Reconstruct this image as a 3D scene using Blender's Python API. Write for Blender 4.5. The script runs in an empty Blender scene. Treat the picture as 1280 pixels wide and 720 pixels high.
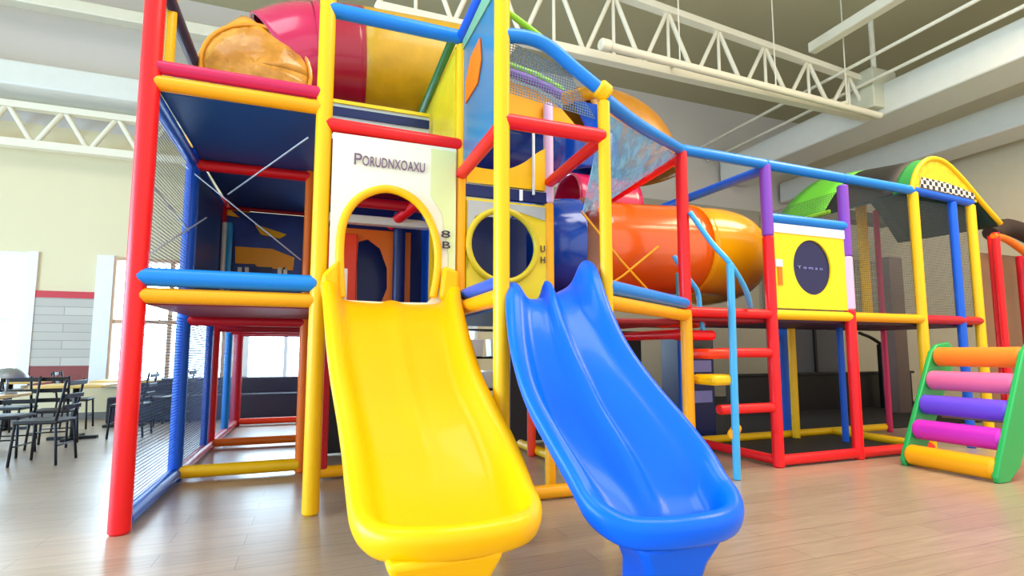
import bpy, bmesh, math, random
from mathutils import Vector, Matrix
random.seed(7)
scene = bpy.context.scene
COL = scene.collection
PI = math.pi

# ------------------------------------------------------------------ camera
F, CH, TH, PY, YAW = 650.0, 1.2, math.atan(.095), 378.0, math.radians(20.3)
cam_d = bpy.data.cameras.new('camera'); cam = bpy.data.objects.new('camera', cam_d); COL.objects.link(cam)
cam_d.sensor_width = 36; cam_d.lens = F/1280*36; cam_d.shift_y = (PY-360)/1280
cam.location = (0, 0, CH); cam.rotation_euler = (PI/2+TH, 0, -YAW)
scene.camera = cam
fw = Vector((math.sin(YAW)*math.cos(TH), math.cos(YAW)*math.cos(TH), math.sin(TH)))
rt = Vector((math.cos(YAW), -math.sin(YAW), 0)); up = rt.cross(fw); C0 = Vector((0, 0, CH))
def ray(x, y): return fw*F + rt*(x-640) - up*(y-PY)
def at(x, y, Y): r = ray(x, y); return C0 + r*(Y/r.y)         # point of the photo on the plane Y
def flo(x, y, z=0): r = ray(x, y); return C0 + r*((z-CH)/r.z)  # point of the photo at height z

# ------------------------------------------------------------------ materials
def lin(c):
    return tuple((v/255/12.92 if v/255 <= .04045 else ((v/255+.055)/1.055)**2.4) for v in c)+(1,)
MATS = {}
def base(name):
    m = bpy.data.materials.new(name); m.use_nodes = True
    nt = m.node_tree; return m, nt, nt.nodes['Principled BSDF']
def mat(name, rgb, rough=.4, metal=0., coat=0., var=.05, scale=6., bump=0., bscale=60., spec=.5):
    if name in MATS: return MATS[name]
    m, nt, b = base(name)
    tc = nt.nodes.new('ShaderNodeTexCoord'); n = nt.nodes.new('ShaderNodeTexNoise')
    n.inputs['Scale'].default_value = scale; n.inputs['Detail'].default_value = 4
    nt.links.new(tc.outputs['Object'], n.inputs['Vector'])
    mx = nt.nodes.new('ShaderNodeMix'); mx.data_type = 'RGBA'
    c = lin(rgb)
    mx.inputs[6].default_value = tuple(max(0, v*(1-var)) for v in c[:3])+(1,)
    mx.inputs[7].default_value = tuple(min(1, v*(1+var)) for v in c[:3])+(1,)
    nt.links.new(n.outputs['Fac'], mx.inputs[0]); nt.links.new(mx.outputs[2], b.inputs['Base Color'])
    b.inputs['Roughness'].default_value = rough; b.inputs['Metallic'].default_value = metal
    b.inputs['Specular IOR Level'].default_value = spec
    b.inputs['Coat Weight'].default_value = coat; b.inputs['Coat Roughness'].default_value = .1
    if bump:
        n2 = nt.nodes.new('ShaderNodeTexNoise'); n2.inputs['Scale'].default_value = bscale
        nt.links.new(tc.outputs['Object'], n2.inputs['Vector'])
        bp = nt.nodes.new('ShaderNodeBump'); bp.inputs['Strength'].default_value = bump; bp.inputs['Distance'].default_value = .01
        nt.links.new(n2.outputs['Fac'], bp.inputs['Height']); nt.links.new(bp.outputs['Normal'], b.inputs['Normal'])
    MATS[name] = m; return m
def netmat(name, rgb, cell=.05, w=.22, veil=.0):
    """knotted mesh: strands on a square grid laid out in the mesh's own UV metres, open in between"""
    if name in MATS: return MATS[name]
    m, nt, b = base(name); N = nt.nodes; L = nt.links
    b.inputs['Base Color'].default_value = lin(rgb); b.inputs['Roughness'].default_value = .7
    uv = N.new('ShaderNodeUVMap'); sp = N.new('ShaderNodeSeparateXYZ'); L.new(uv.outputs[0], sp.inputs[0])
    outs = []
    for k in (0, 1):
        d = N.new('ShaderNodeMath'); d.operation = 'DIVIDE'; d.inputs[1].default_value = cell; L.new(sp.outputs[k], d.inputs[0])
        f = N.new('ShaderNodeMath'); f.operation = 'FRACT'; L.new(d.outputs[0], f.inputs[0])
        l = N.new('ShaderNodeMath'); l.operation = 'LESS_THAN'; l.inputs[1].default_value = w; L.new(f.outputs[0], l.inputs[0]); outs.append(l)
    mx = N.new('ShaderNodeMath'); mx.operation = 'MAXIMUM'; L.new(outs[0].outputs[0], mx.inputs[0]); L.new(outs[1].outputs[0], mx.inputs[1])
    m2 = N.new('ShaderNodeMath'); m2.operation = 'MAXIMUM'; m2.inputs[1].default_value = veil; L.new(mx.outputs[0], m2.inputs[0])
    tr = N.new('ShaderNodeBsdfTransparent'); ms = N.new('ShaderNodeMixShader')
    L.new(m2.outputs[0], ms.inputs[0]); L.new(tr.outputs[0], ms.inputs[1]); L.new(b.outputs[0], ms.inputs[2])
    L.new(ms.outputs[0], N['Material Output'].inputs[0]); MATS[name] = m; return m
def clearmat(name, rgb, opac=.3, rough=.15, wrinkle=0., scale=5.):
    """clear or tinted film: part transparent, part glossy coloured vinyl"""
    if name in MATS: return MATS[name]
    m, nt, b = base(name); N = nt.nodes; L = nt.links
    b.inputs['Base Color'].default_value = lin(rgb); b.inputs['Roughness'].default_value = rough
    tr = N.new('ShaderNodeBsdfTransparent'); ms = N.new('ShaderNodeMixShader'); ms.inputs[0].default_value = opac
    L.new(tr.outputs[0], ms.inputs[1]); L.new(b.outputs[0], ms.inputs[2]); L.new(ms.outputs[0], N['Material Output'].inputs[0])
    if wrinkle:
        tc = N.new('ShaderNodeTexCoord'); n = N.new('ShaderNodeTexNoise'); n.inputs['Scale'].default_value = scale; n.inputs['Detail'].default_value = 5
        L.new(tc.outputs['Object'], n.inputs['Vector'])
        bp = N.new('ShaderNodeBump'); bp.inputs['Strength'].default_value = wrinkle; bp.inputs['Distance'].default_value = .05
        L.new(n.outputs['Fac'], bp.inputs['Height']); L.new(bp.outputs['Normal'], b.inputs['Normal'])
        r = N.new('ShaderNodeMapRange'); r.inputs[1].default_value = .42; r.inputs[2].default_value = .62
        r.inputs[3].default_value = opac*.6; r.inputs[4].default_value = min(1, opac*1.5)
        L.new(n.outputs['Fac'], r.inputs[0]); L.new(r.outputs[0], ms.inputs[0])
    MATS[name] = m; return m

V = dict(rough=.42, coat=.12, var=.04, bump=.04, bscale=90, spec=.35)
RED = mat('red_vinyl', (240, 22, 30), **V); RORANGE = mat('red_orange_vinyl', (250, 62, 22), **V)
YEL = mat('yellow_vinyl', (255, 196, 2), **V); AMB = mat('amber_vinyl', (252, 172, 6), **V); ORG = mat('orange_vinyl', (250, 120, 20), **V)
SKY = mat('sky_blue_vinyl', (10, 132, 228), **V); BLU = mat('blue_vinyl', (8, 92, 214), **V); NAVY = mat('navy_vinyl', (12, 34, 92), **V)
LBL = mat('light_blue_paint', (60, 178, 240), rough=.3, coat=.3)
PUR = mat('purple_vinyl', (132, 70, 190), **V); MAG = mat('magenta_vinyl', (206, 30, 88), **V); PINKW = mat('pale_lilac_vinyl', (228, 190, 226), **V)
CRIM = mat('crimson_vinyl', (196, 16, 40), **V); LIME = mat('lime_vinyl', (150, 214, 40), **V); GRN = mat('green_vinyl', (18, 120, 62), **V)
DRED = mat('dark_red_deck_vinyl', (150, 18, 34), rough=.5); DNAVY = mat('dark_navy_deck_vinyl', (22, 84, 158), rough=.45)
CREAM = mat('cream_panel', (244, 246, 226), rough=.35, var=.03, scale=2); LEMON = mat('lemon_panel', (238, 212, 30), rough=.35)
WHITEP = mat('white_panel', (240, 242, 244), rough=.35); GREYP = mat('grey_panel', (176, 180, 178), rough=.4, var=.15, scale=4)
BLACK = mat('black_rubber', (16, 16, 18), rough=.6); BLKM = mat('black_metal', (24, 24, 27), rough=.35, metal=.3)
STEEL = mat('zinc_steel', (150, 152, 156), rough=.35, metal=.9); CABLE = mat('steel_cable', (205, 214, 222), rough=.4, metal=.3)
TEXTC = mat('dark_plum_ink', (116, 88, 120), rough=.5); INK = mat('purple_black_ink', (46, 24, 72), rough=.5)

# ------------------------------------------------------------------ object helpers
ORG_OF = {}
def tag(o, label=None, cat=None, group=None, kind=None):
    if label: o['label'] = label
    if cat: o['category'] = cat
    if group: o['group'] = group
    if kind: o['kind'] = kind
    return o
def thing(name, loc, label, cat, group=None):
    o = bpy.data.objects.new(name, None); COL.objects.link(o); o.location = loc; o.empty_display_size = .1
    ORG_OF[o.name] = Vector(loc); return tag(o, label, cat, group)
class MB:
    def __init__(s): s.bm = bmesh.new(); s.uv = None
    def path(s, pts, r, n=14, caps=True, closed=False, bulge=True):
        """round bar swept along pts; r is a number or one radius per point"""
        pts = [Vector(p) for p in pts]; R = r if isinstance(r, (list, tuple)) else [r]*len(pts)
        R = list(R)
        if caps and bulge and not closed:
            d0 = (pts[0]-pts[1]).normalized(); d1 = (pts[-1]-pts[-2]).normalized(); q = R[0]*.25; q1 = R[-1]*.25
            p_in0 = pts[0]-d0*q; p_in1 = pts[-1]-d1*q1
            pts = [pts[0], p_in0]+pts[1:-1]+[p_in1, pts[-1]]; R = [R[0]*.78, R[0]]+R[1:-1]+[R[-1], R[-1]*.78]
        rings = []; T = None; nrm = None; m = len(pts)
        for i, p in enumerate(pts):
            if closed: t = (pts[(i+1) % m]-pts[i-1]).normalized()
            elif i == 0: t = (pts[1]-pts[0]).normalized()
            elif i == m-1: t = (pts[-1]-pts[-2]).normalized()
            else: t = ((pts[i+1]-p).normalized()+(p-pts[i-1]).normalized()).normalized()
            if nrm is None: nrm = t.orthogonal().normalized()
            else:
                nrm = (nrm-t*nrm.dot(t)); nrm = nrm.normalized() if nrm.length > 1e-6 else t.orthogonal().normalized()
            b = t.cross(nrm)
            rings.append([s.bm.verts.new(p+(nrm*math.cos(2*PI*k/n)+b*math.sin(2*PI*k/n))*R[i]) for k in range(n)])
        for i in range(m if closed else m-1):
            a, b = rings[i], rings[(i+1) % m]
            off = 0
            if closed and i == m-1:
                off = min(range(n), key=lambda o: (a[0].co-b[o].co).length)
            for k in range(n):
                s.bm.faces.new((a[k], a[(k+1) % n], b[(k+1+off) % n], b[(k+off) % n]))
        if caps and not closed:
            s.bm.faces.new(rings[0][::-1]); s.bm.faces.new(rings[-1])
        return s
    def shell(s, pts, r, n=28, th=.02):
        """open tube with real wall thickness"""
        s.path(pts, r, n, caps=False)
        s.solid = th; return s
    def box(s, x0, x1, y0, y1, z0, z1):
        vs = [s.bm.verts.new((x, y, z)) for z in (z0, z1) for y in (y0, y1) for x in (x0, x1)]
        for f in ((0, 2, 3, 1), (4, 5, 7, 6), (0, 1, 5, 4), (2, 6, 7, 3), (0, 4, 6, 2), (1, 3, 7, 5)): s.bm.faces.new([vs[i] for i in f])
        return s
    def bar(s, p0, p1, w, h):
        """rectangular bar between two points, w sideways, h in the other direction"""
        p0, p1 = Vector(p0), Vector(p1); t = (p1-p0).normalized()
        ref = Vector((0, 0, 1)) if abs(t.z) < .9 else Vector((0, 1, 0))
        a = t.cross(ref).normalized(); b = a.cross(t).normalized()
        q = [[s.bm.verts.new(p+a*sa*w/2+b*sb*h/2) for sa, sb in ((-1, -1), (1, -1), (1, 1), (-1, 1))] for p in (p0, p1)]
        for k in range(4): s.bm.faces.new((q[0][k], q[0][(k+1) % 4], q[1][(k+1) % 4], q[1][k]))
        s.bm.faces.new(q[0][::-1]); s.bm.faces.new(q[1]); return s
    def prism(s, poly, vec):
        vec = Vector(vec); a = [s.bm.verts.new(p) for p in poly]; b = [s.bm.verts.new(Vector(p)+vec) for p in poly]
        s.bm.faces.new(a[::-1]); s.bm.faces.new(b); n = len(poly)
        for k in range(n): s.bm.faces.new((a[k], a[(k+1) % n], b[(k+1) % n], b[k]))
        return s
    def grid(s, rows, closed_v=False):
        vs = [[s.bm.verts.new(p) for p in r] for r in rows]
        for i in range(len(vs)-1):
            for j in range(len(vs[0])-1): s.bm.faces.new((vs[i][j], vs[i][j+1], vs[i+1][j+1], vs[i+1][j]))
        return s
    def sheet(s, a, b, c, d):
        """flat sheet with UVs in metres"""
        vs = [s.bm.verts.new(p) for p in (a, b, c, d)]; f = s.bm.faces.new(vs); L = s.bm.loops.layers.uv.verify()
        a, b, d = Vector(a), Vector(b), Vector(d); u = (b-a).normalized(); n = u.cross(d-a)
        if n.length < 1e-9: n = Vector((0, 1, 0))
        v = n.normalized().cross(u)
        for l in f.loops: l[L].uv = ((l.vert.co-a).dot(u), (l.vert.co-a).dot(v))
        return s
    def sphere(s, c, r, sc=(1, 1, 1), u=20, v=12):
        M = Matrix.Translation(c) @ Matrix.Diagonal((sc[0], sc[1], sc[2], 1))
        bmesh.ops.create_uvsphere(s.bm, u_segments=u, v_segments=v, radius=r, matrix=M); return s
    def lathe(s, prof, c, n=24, axis=(0, 0, 1)):
        ax = Vector(axis).normalized(); a = ax.orthogonal().normalized(); b = ax.cross(a); c = Vector(c)
        rings = [[s.bm.verts.new(c+ax*h+(a*math.cos(2*PI*k/n)+b*math.sin(2*PI*k/n))*r) for k in range(n)] for r, h in prof]
        for i in range(len(rings)-1):
            for k in range(n): s.bm.faces.new((rings[i][k], rings[i][(k+1) % n], rings[i+1][(k+1) % n], rings[i+1][k]))
        s.bm.faces.new(rings[0][::-1]); s.bm.faces.new(rings[-1]); return s
    def holed(s, X0, X1, Z0, Z1, hole, Y, th, n=None):
        """upright panel in plane Y with an opening; hole = list of (x, z)"""
        cx = sum(h[0] for h in hole)/len(hole); cz = sum(h[1] for h in hole)/len(hole)
        corners = [(X0, Z0), (X1, Z0), (X1, Z1), (X0, Z1)]
        pts = list(hole)
        def edge(px, pz):
            dx, dz = px-cx, pz-cz; t = 1e9
            if dx > 1e-9: t = min(t, (X1-cx)/dx)
            if dx < -1e-9: t = min(t, (X0-cx)/dx)
            if dz > 1e-9: t = min(t, (Z1-cz)/dz)
            if dz < -1e-9: t = min(t, (Z0-cz)/dz)
            return (cx+dx*t, cz+dz*t)
        for p, q in ((0, Y), (1, Y+th)):
            pass
        front = []
        for yy in (Y, Y+th):
            inn = [s.bm.verts.new((x, yy, z)) for x, z in pts]
            out = [s.bm.verts.new((e[0], yy, e[1])) for e in (edge(*h) for h in pts)]
            front.append((inn, out)); m = len(pts)
            for k in range(m):
                k2 = (k+1) % m; ca = None
                e0, e1 = out[k].co, out[k2].co
                for cpt in corners:
                    onx = lambda e, v=cpt[0]: abs(e.x-v) < 1e-6
                    onz = lambda e, v=cpt[1]: abs(e.z-v) < 1e-6
                    if (onx(e0) and onz(e1) and not onz(e0) and not onx(e1)) or (onz(e0) and onx(e1) and not onx(e0) and not onz(e1)):
                        ca = s.bm.verts.new((cpt[0], yy, cpt[1]))
                vs = [inn[k], inn[k2], out[k2]]+([ca] if ca else [])+[out[k]]
                s.bm.faces.new(vs)
        m = len(pts)
        for k in range(m):
            k2 = (k+1) % m; s.bm.faces.new((front[0][0][k], front[0][0][k2], front[1][0][k2], front[1][0][k]))
        bmesh.ops.recalc_face_normals(s.bm, faces=s.bm.faces); return s
    def build(s, name, material, parent=None, bevel=0., subs=0, smooth=True, solid=0., label=None, sharp=40):
        bm = s.bm
        solid = solid or getattr(s, 'solid', 0)
        if not solid and not getattr(s, 'nonorm', 0): bmesh.ops.recalc_face_normals(bm, faces=bm.faces)
        lo = Vector((1e9,)*3); hi = -lo
        for v in bm.verts:
            for k in range(3): lo[k] = min(lo[k], v.co[k]); hi[k] = max(hi[k], v.co[k])
        c = (lo+hi)/2
        if parent is None: c.z = lo.z
        bmesh.ops.translate(bm, verts=bm.verts, vec=-c)
        me = bpy.data.meshes.new(name); bm.to_mesh(me); bm.free()
        if smooth:
            me.polygons.foreach_set('use_smooth', [True]*len(me.polygons)); me.set_sharp_from_angle(angle=math.radians(sharp))
        me.materials.append(material)
        o = bpy.data.objects.new(name, me); COL.objects.link(o)
        if parent is not None:
            o.parent = parent; o.location = c-ORG_OF[parent.name]
        else: o.location = c
        ORG_OF[o.name] = c
        if bevel:
            b = o.modifiers.new('bevel', 'BEVEL'); b.width = bevel; b.segments = 2; b.limit_method = 'ANGLE'
        if solid:
            b = o.modifiers.new('thickness', 'SOLIDIFY'); b.thickness = solid; b.offset = 0
        if subs:
            b = o.modifiers.new('smooth', 'SUBSURF'); b.levels = subs; b.render_levels = subs
        if label: o['label'] = label
        return o
def text_mesh(name, body, size, loc, material, parent, width=None, depth=.004, rot=(PI/2, 0, 0)):
    cu = bpy.data.curves.new(name, 'FONT'); cu.body = body; cu.size = size; cu.extrude = depth; cu.align_x = 'LEFT'
    t = bpy.data.objects.new(name+'_tmp', cu); COL.objects.link(t); bpy.context.view_layer.update()
    me = bpy.data.meshes.new_from_object(t.evaluated_get(bpy.context.evaluated_depsgraph_get()))
    bpy.data.objects.remove(t)
    xs = [v.co.x for v in me.vertices]
    if width:
        k = width/(max(xs)-min(xs))
        for v in me.vertices: v.co.x *= k
    R = Matrix.Rotation(rot[1], 4, 'Y') @ Matrix.Rotation(rot[0], 4, 'X')
    me.transform(R); me.materials.clear(); me.materials.append(material); me.name = name
    o = bpy.data.objects.new(name, me); COL.objects.link(o); o.parent = parent; o.location = Vector(loc)-ORG_OF[parent.name]
    return o
def copy_tree(o, parent=None):
    c = o.copy(); COL.objects.link(c)
    if parent is not None: c.parent = parent
    for ch in list(o.children): copy_tree(ch, c)
    return c
def ell(cx, cz, rx, rz, n=40, a0=0): return [(cx+rx*math.cos(a0+2*PI*k/n), cz+rz*math.sin(a0+2*PI*k/n)) for k in range(n)]
def catmull(pts, n=6):
    P = [Vector(p) for p in pts]; P = [P[0]*2-P[1]]+P+[P[-1]*2-P[-2]]; out = []
    for i in range(1, len(P)-2):
        for k in range(n):
            t = k/n; a, b, c, d = P[i-1:i+3]
            out.append(.5*((2*b)+(c-a)*t+(2*a-5*b+4*c-d)*t*t+(3*b-a-3*c+d)*t**3))
    return out+[P[-2]]

# ------------------------------------------------------------------ room
YB, ZC = 11.5, 8.25
def floor_mat():
    m, nt, b = base('plank_floor'); N = nt.nodes; L = nt.links
    tc = N.new('ShaderNodeTexCoord'); br = N.new('ShaderNodeTexBrick')
    br.inputs['Scale'].default_value = 1; br.inputs['Brick Width'].default_value = 1.2; br.inputs['Row Height'].default_value = .2
    br.inputs['Mortar Size'].default_value = .0025; br.inputs['Mortar Smooth'].default_value = .3; br.offset = .37
    br.inputs['Color1'].default_value = lin((165, 144, 122)); br.inputs['Color2'].default_value = lin((177, 156, 134)); br.inputs['Mortar'].default_value = lin((118, 98, 82))
    L.new(tc.outputs['Object'], br.inputs['Vector'])
    mp = N.new('ShaderNodeMapping'); mp.inputs['Scale'].default_value = (1.2, 16, 1); L.new(tc.outputs['Object'], mp.inputs['Vector'])
    n = N.new('ShaderNodeTexNoise'); n.inputs['Scale'].default_value = 2.2; n.inputs['Detail'].default_value = 8; n.inputs['Distortion'].default_value = .6
    L.new(mp.outputs[0], n.inputs['Vector'])
    mx = N.new('ShaderNodeMix'); mx.data_type = 'RGBA'; mx.blend_type = 'MULTIPLY'
    r = N.new('ShaderNodeMapRange'); r.inputs[1].default_value = .3; r.inputs[2].default_value = .7; r.inputs[3].default_value = .82; r.inputs[4].default_value = 1.08
    cb = N.new('ShaderNodeCombineColor'); L.new(n.outputs['Fac'], r.inputs[0])
    for k in range(3): L.new(r.outputs[0], cb.inputs[k])
    mx.inputs[0].default_value = 1; L.new(br.outputs['Color'], mx.inputs[6]); L.new(cb.outputs[0], mx.inputs[7])
    L.new(mx.outputs[2], b.inputs['Base Color']); b.inputs['Roughness'].default_value = .34
    b.inputs['Specular IOR Level'].default_value = .7; b.inputs['Coat Weight'].default_value = .45; b.inputs['Coat Roughness'].default_value = .3
    return m
def S(mb, name, m, **k):
    o = mb.build(name, m, **k); o['kind'] = 'structure'; return o
S(MB().box(-16, 20, -3, YB+.2, -.1, 0), 'floor', floor_mat(), smooth=False)
S(MB().box(-16, 20, -3, YB+.2, ZC, ZC+.1), 'ceiling', mat('olive_ceiling_paint', (186, 178, 142), rough=.8, var=.04, scale=1), smooth=False)
WALLM = mat('cream_wall_paint', (224, 214, 178), rough=.7, var=.03, scale=1); WHITEW = mat('off_white_wall_paint', (216, 208, 200), rough=.7, var=.05, scale=.6)
GREYW = mat('grey_beige_wall_paint', (176, 170, 154), rough=.7, var=.05, scale=.5)
wins = [(-8.3, -4.83), (-3.62, -1.72), (-1.38, .12), (1.0, 3.4)]
SILL, HEAD = .62, 2.95
w = MB(); x = -16
for a, b in wins: w.box(x, a, YB, YB+.2, 0, 5.3); x = b
w.box(x, 5.2, YB, YB+.2, 0, 5.3)
for a, b in wins: w.box(a, b, YB, YB+.2, 0, SILL); w.box(a, b, YB, YB+.2, HEAD, 5.3)
S(w, 'wall_back', WALLM, smooth=False)
S(MB().box(-16, 20, YB, YB+.2, 5.3, ZC), 'wall_back_upper', WHITEW, smooth=False)
S(MB().box(5.2, 20, YB, YB+.2, 0, 5.3), 'wall_back_right', GREYW, smooth=False)
S(MB().box(14.0, 14.2, -3, YB, 0, ZC), 'wall_right', mat('beige_wall_paint', (214, 200, 170), rough=.7), smooth=False)
WF = mat('white_window_frame', (232, 236, 238), rough=.4); BRF = mat('tan_window_frame', (196, 160, 128), rough=.5)
GLASS = clearmat('window_glass', (235, 242, 246), .08, .03)
for i, (a, b) in enumerate(wins):
    f = MB(); t = .08 if i != 1 else .06
    f.box(a, a+t, YB-.04, YB+.1, SILL, HEAD); f.box(b-t, b, YB-.04, YB+.1, SILL, HEAD)
    f.box(a+t, b-t, YB-.04, YB+.1, HEAD-t, HEAD); f.box(a+t, b-t, YB-.04, YB+.1, SILL, SILL+t)
    f.box(a+t, b-t, YB-.02, YB+.08, 1.72, 1.79)
    nm = 2 if b-a < 2 else 3
    for k in range(1, nm):
        xx = a+(b-a)*k/nm; f.box(xx-.035, xx+.035, YB-.02, YB+.08, SILL+t, 1.72); f.box(xx-.035, xx+.035, YB-.02, YB+.08, 1.79, HEAD-t)
    fr = S(f, 'window_%d' % (i+1), BRF if i == 1 else WF, smooth=False)
    MB().box(a+.02, b-.02, YB+.04, YB+.046, SILL+.02, HEAD-.02).build('pane', GLASS, fr, smooth=False)
    MB().box(a-.06, b+.06, YB-.12, YB, SILL-.05, SILL).build('sill', WF, fr, bevel=.01)
# pier between the first two windows: grey boards, red stripe, red wainscot; white casing at its right
S(MB().box(-4.72, -3.86, YB-.03, YB, .62, .95), 'trim_1', mat('brick_red_board', (136, 62, 58), rough=.6, var=.2, scale=9), smooth=False)
def board_mat():
    m, nt, b = base('grey_horizontal_boards'); N = nt.nodes; L = nt.links
    tc = N.new('ShaderNodeTexCoord'); br = N.new('ShaderNodeTexBrick'); br.inputs['Scale'].default_value = 1
    mp = N.new('ShaderNodeMapping'); mp.inputs['Rotation'].default_value = (PI/2, 0, 0); L.new(tc.outputs['Object'], mp.inputs['Vector'])
    br.inputs['Brick Width'].default_value = 1.6; br.inputs['Row Height'].default_value = .15; br.inputs['Mortar Size'].default_value = .006
    br.inputs['Color1'].default_value = lin((198, 194, 186)); br.inputs['Color2'].default_value = lin((184, 180, 172)); br.inputs['Mortar'].default_value = lin((150, 146, 140))
    L.new(mp.outputs[0], br.inputs['Vector']); L.new(br.outputs['Color'], b.inputs['Base Color']); b.inputs['Roughness'].default_value = .6; return m
S(MB().box(-4.72, -3.86, YB-.03, YB, .95, 2.16), 'trim_2', board_mat(), smooth=False)
S(MB().box(-4.72, -3.86, YB-.035, YB, 2.16, 2.28), 'trim_3', mat('red_stripe_board', (196, 34, 44), rough=.5), smooth=False)
S(MB().box(-3.86, -3.6, YB-.05, YB, .62, 2.97), 'trim_4', WF, smooth=False)
S(MB().box(-4.86, -4.72, YB-.05, YB, .62, 2.97), 'trim_5', WF, smooth=False)
S(MB().box(-16, 5.2, YB-.02, YB, 0, .12), 'baseboard_back', mat('grey_baseboard', (120, 116, 112), rough=.6), smooth=False)

# ------------------------------------------------------------------ roof steel, ducts, pipes
TRW = mat('cream_steel_paint', (234, 228, 206), rough=.5, var=.04); DUCT = mat('white_duct_paint', (222, 222, 214), rough=.5, var=.04)
def truss(x0, x1, Y, zb, zt0, zt1, label, n, r=.07):
    t = thing('roof_truss', (x0, Y, zb), label, 'roof truss', None)
    MB().bar((x0, Y, zb), (x1, Y, zb), .16, .14).build('bottom_chord', TRW, t, bevel=.01)
    MB().bar((x0, Y, zt0), (x1, Y, zt1), .16, .12).build('top_chord', TRW, t, bevel=.01)
    for k in range(n):
        fa, fb = k/n, (k+1)/n; fm = (fa+fb)/2
        za = zt0+(zt1-zt0)*fm
        if r < .075: MB().path([(x0+(x1-x0)*fm, Y, zb), (x0+(x1-x0)*fm, Y, za)], r*.4, 8).build('web_bar', TRW, t)
        A = (x0+(x1-x0)*fa, Y, zb); M_ = (x0+(x1-x0)*fm, Y, za); B = (x0+(x1-x0)*fb, Y, zb)
        MB().path([A, M_], r*.55, 8).build('web_bar', TRW, t); MB().path([M_, B], r*.55, 8).build('web_bar', TRW, t)
    return t
tr = truss(.6, 10.45, 7.1, 6.0, 7.5, 6.75, 'cream steel roof truss running to the white column box, upper right', 9)
MB().box(10.2, 10.9, 6.8, 7.4, 6.08, 6.9).build('joint_box', mat('pale_green_box', (206, 206, 184), rough=.5), tr, bevel=.02)
MB().path([(10.55, 7.0, 6.0), (10.55, 7.0, 8.25)], .05, 8).build('hanger_rod', TRW, tr)
truss(-11, -1.6, 11.0, 4.75, 5.42, 5.42, 'pale steel truss along the window wall, upper left', 12, r=.08)
bm_ = lambda x0, x1, y0, y1, z0, z1: MB().box(x0, x1, y0, y1, z0, z1)
tag(bm_(10.5, 11.55, 3.0, 11.4, 5.95, 6.6).build('ceiling_duct', DUCT, bevel=.04), 'wide white duct box crossing under the ceiling at upper right', 'duct')
tag(bm_(12.7, 13.6, 4.0, 11.4, 5.6, 6.2).build('ceiling_duct', DUCT, bevel=.04), 'second white duct behind the wide one, above the green canopy', 'duct')
tag(bm_(-12, 2.2, 10.55, 11.4, 5.6, 6.02).build('ceiling_beam', DUCT, bevel=.03), 'wide white beam above the truss over the windows, upper left', 'beam')
tag(bm_(-12, 2.2, 10.6, 10.85, 7.08, 7.3).build('ceiling_beam', TRW, bevel=.02), 'thin cream beam highest over the window wall, upper left', 'beam')
tag(MB().bar((9.0, 3.0, 7.2), (9.0, 7.15, 7.2), .2, .2).build('ceiling_beam', TRW, bevel=.02), 'cream purlin beam reaching the truss top chord under the olive ceiling', 'beam')
pp = thing('sprinkler_pipe', (4.04, 6.63, 6), 'pale sprinkler pipe with capped end below the roof truss', 'pipe')
MB().path([(4.0, 6.7, 5.95), (10.5, 6.9, 5.95)], .065, 12).build('pipe', TRW, pp)
MB().path([(3.93, 6.698, 5.95), (4.12, 6.704, 5.95)], .095, 12).build('end_cap', TRW, pp)
for xx in (5.5, 7.6, 9.4): MB().path([(xx, 6.78, 6.0), (xx, 7.0, 6.05)], .03, 8).build('bracket', TRW, pp); MB().path([(xx, 6.78, 5.95), (xx, 6.78, 8.25)], .012, 6).build('hanger', TRW, pp)
for k, (xx, lab) in enumerate(((9.6, 'thin pale conduit line crossing behind the truss to the white duct'), (10.1, 'thin pale conduit line running close beside the white duct'))):
    tag(MB().path([(xx, 3.2, 6.75-.2*k), (xx, 11.4, 6.75-.2*k)], .035, 8).build('conduit', TRW), lab, 'conduit')
tag(MB().path([(2.7, 7.1, 6.02), (2.2, 6.2, 5.2)], .09, 10).build('spotlight_arm', TRW), 'stubby cream arm hanging down from the truss end above the blue roof bar', 'arm')
vg = thing('ceiling_vent', tuple(at(1258, 244, 9)), 'dark slot vent on the far wall at right edge', 'vent')
p = at(1258, 244, 9)
MB().box(11.5, 13.0, 8.4, 8.7, 4.25, 4.5).build('vent_body', mat('dark_grey_metal', (70, 68, 62), rough=.5), vg, bevel=.02)

# ------------------------------------------------------------------ the play frame
Y0 = 4.25
PF = thing('play_structure', (3.4, 5.0, 0), 'big multi-level indoor play frame of padded coloured posts, bars, decks and nets', 'play structure')
MN = {id(RED): 'red', id(RORANGE): 'red-orange', id(YEL): 'yellow', id(AMB): 'amber', id(ORG): 'orange', id(SKY): 'sky blue', id(BLU): 'blue', id(NAVY): 'navy',
      id(PUR): 'purple', id(MAG): 'magenta', id(PINKW): 'pale lilac', id(CRIM): 'crimson', id(LIME): 'lime', id(GRN): 'green'}
def post(X, Y, segs, r=.055):
    """segs: (z0, z1, material) from the floor up; the first is the post, others are sleeves of another colour on it"""
    par = None
    for z0, z1, m in segs:
        mb = MB().path([(X, Y, z0), (X, Y, z1)], r if par is None else r*1.03, 16)
        if par is None: par = mb.build('post', m, PF, label=MN[id(m)]+' foam-padded post')
        else: mb.build('foam_sleeve', m, par, label=MN[id(m)]+' foam sleeve')
    return par
def beam(a, b, m, r=.055, name='beam'): return MB().path([a, b], r, 14).build(name, m, PF, label=MN[id(m)]+' padded bar')
def curve_beam(pts, m, r=.05): return MB().path(catmull(pts), r, 14).build('beam', m, PF, label=MN[id(m)]+' padded bar')
XA, XB, XC, XE, XG, XH, XI, XJ, XK, XL = -1.2, -.02, 1.1, 1.93, 3.42, 4.54, 5.72, 6.96, 7.72, 8.1
D = Vector((1.11, 3.2, 0)); Fp = Vector((1.9, 3.2, 0))
RT = 3.97
post(XA, Y0, [(0, RT+.3, RED)], .066)
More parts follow.
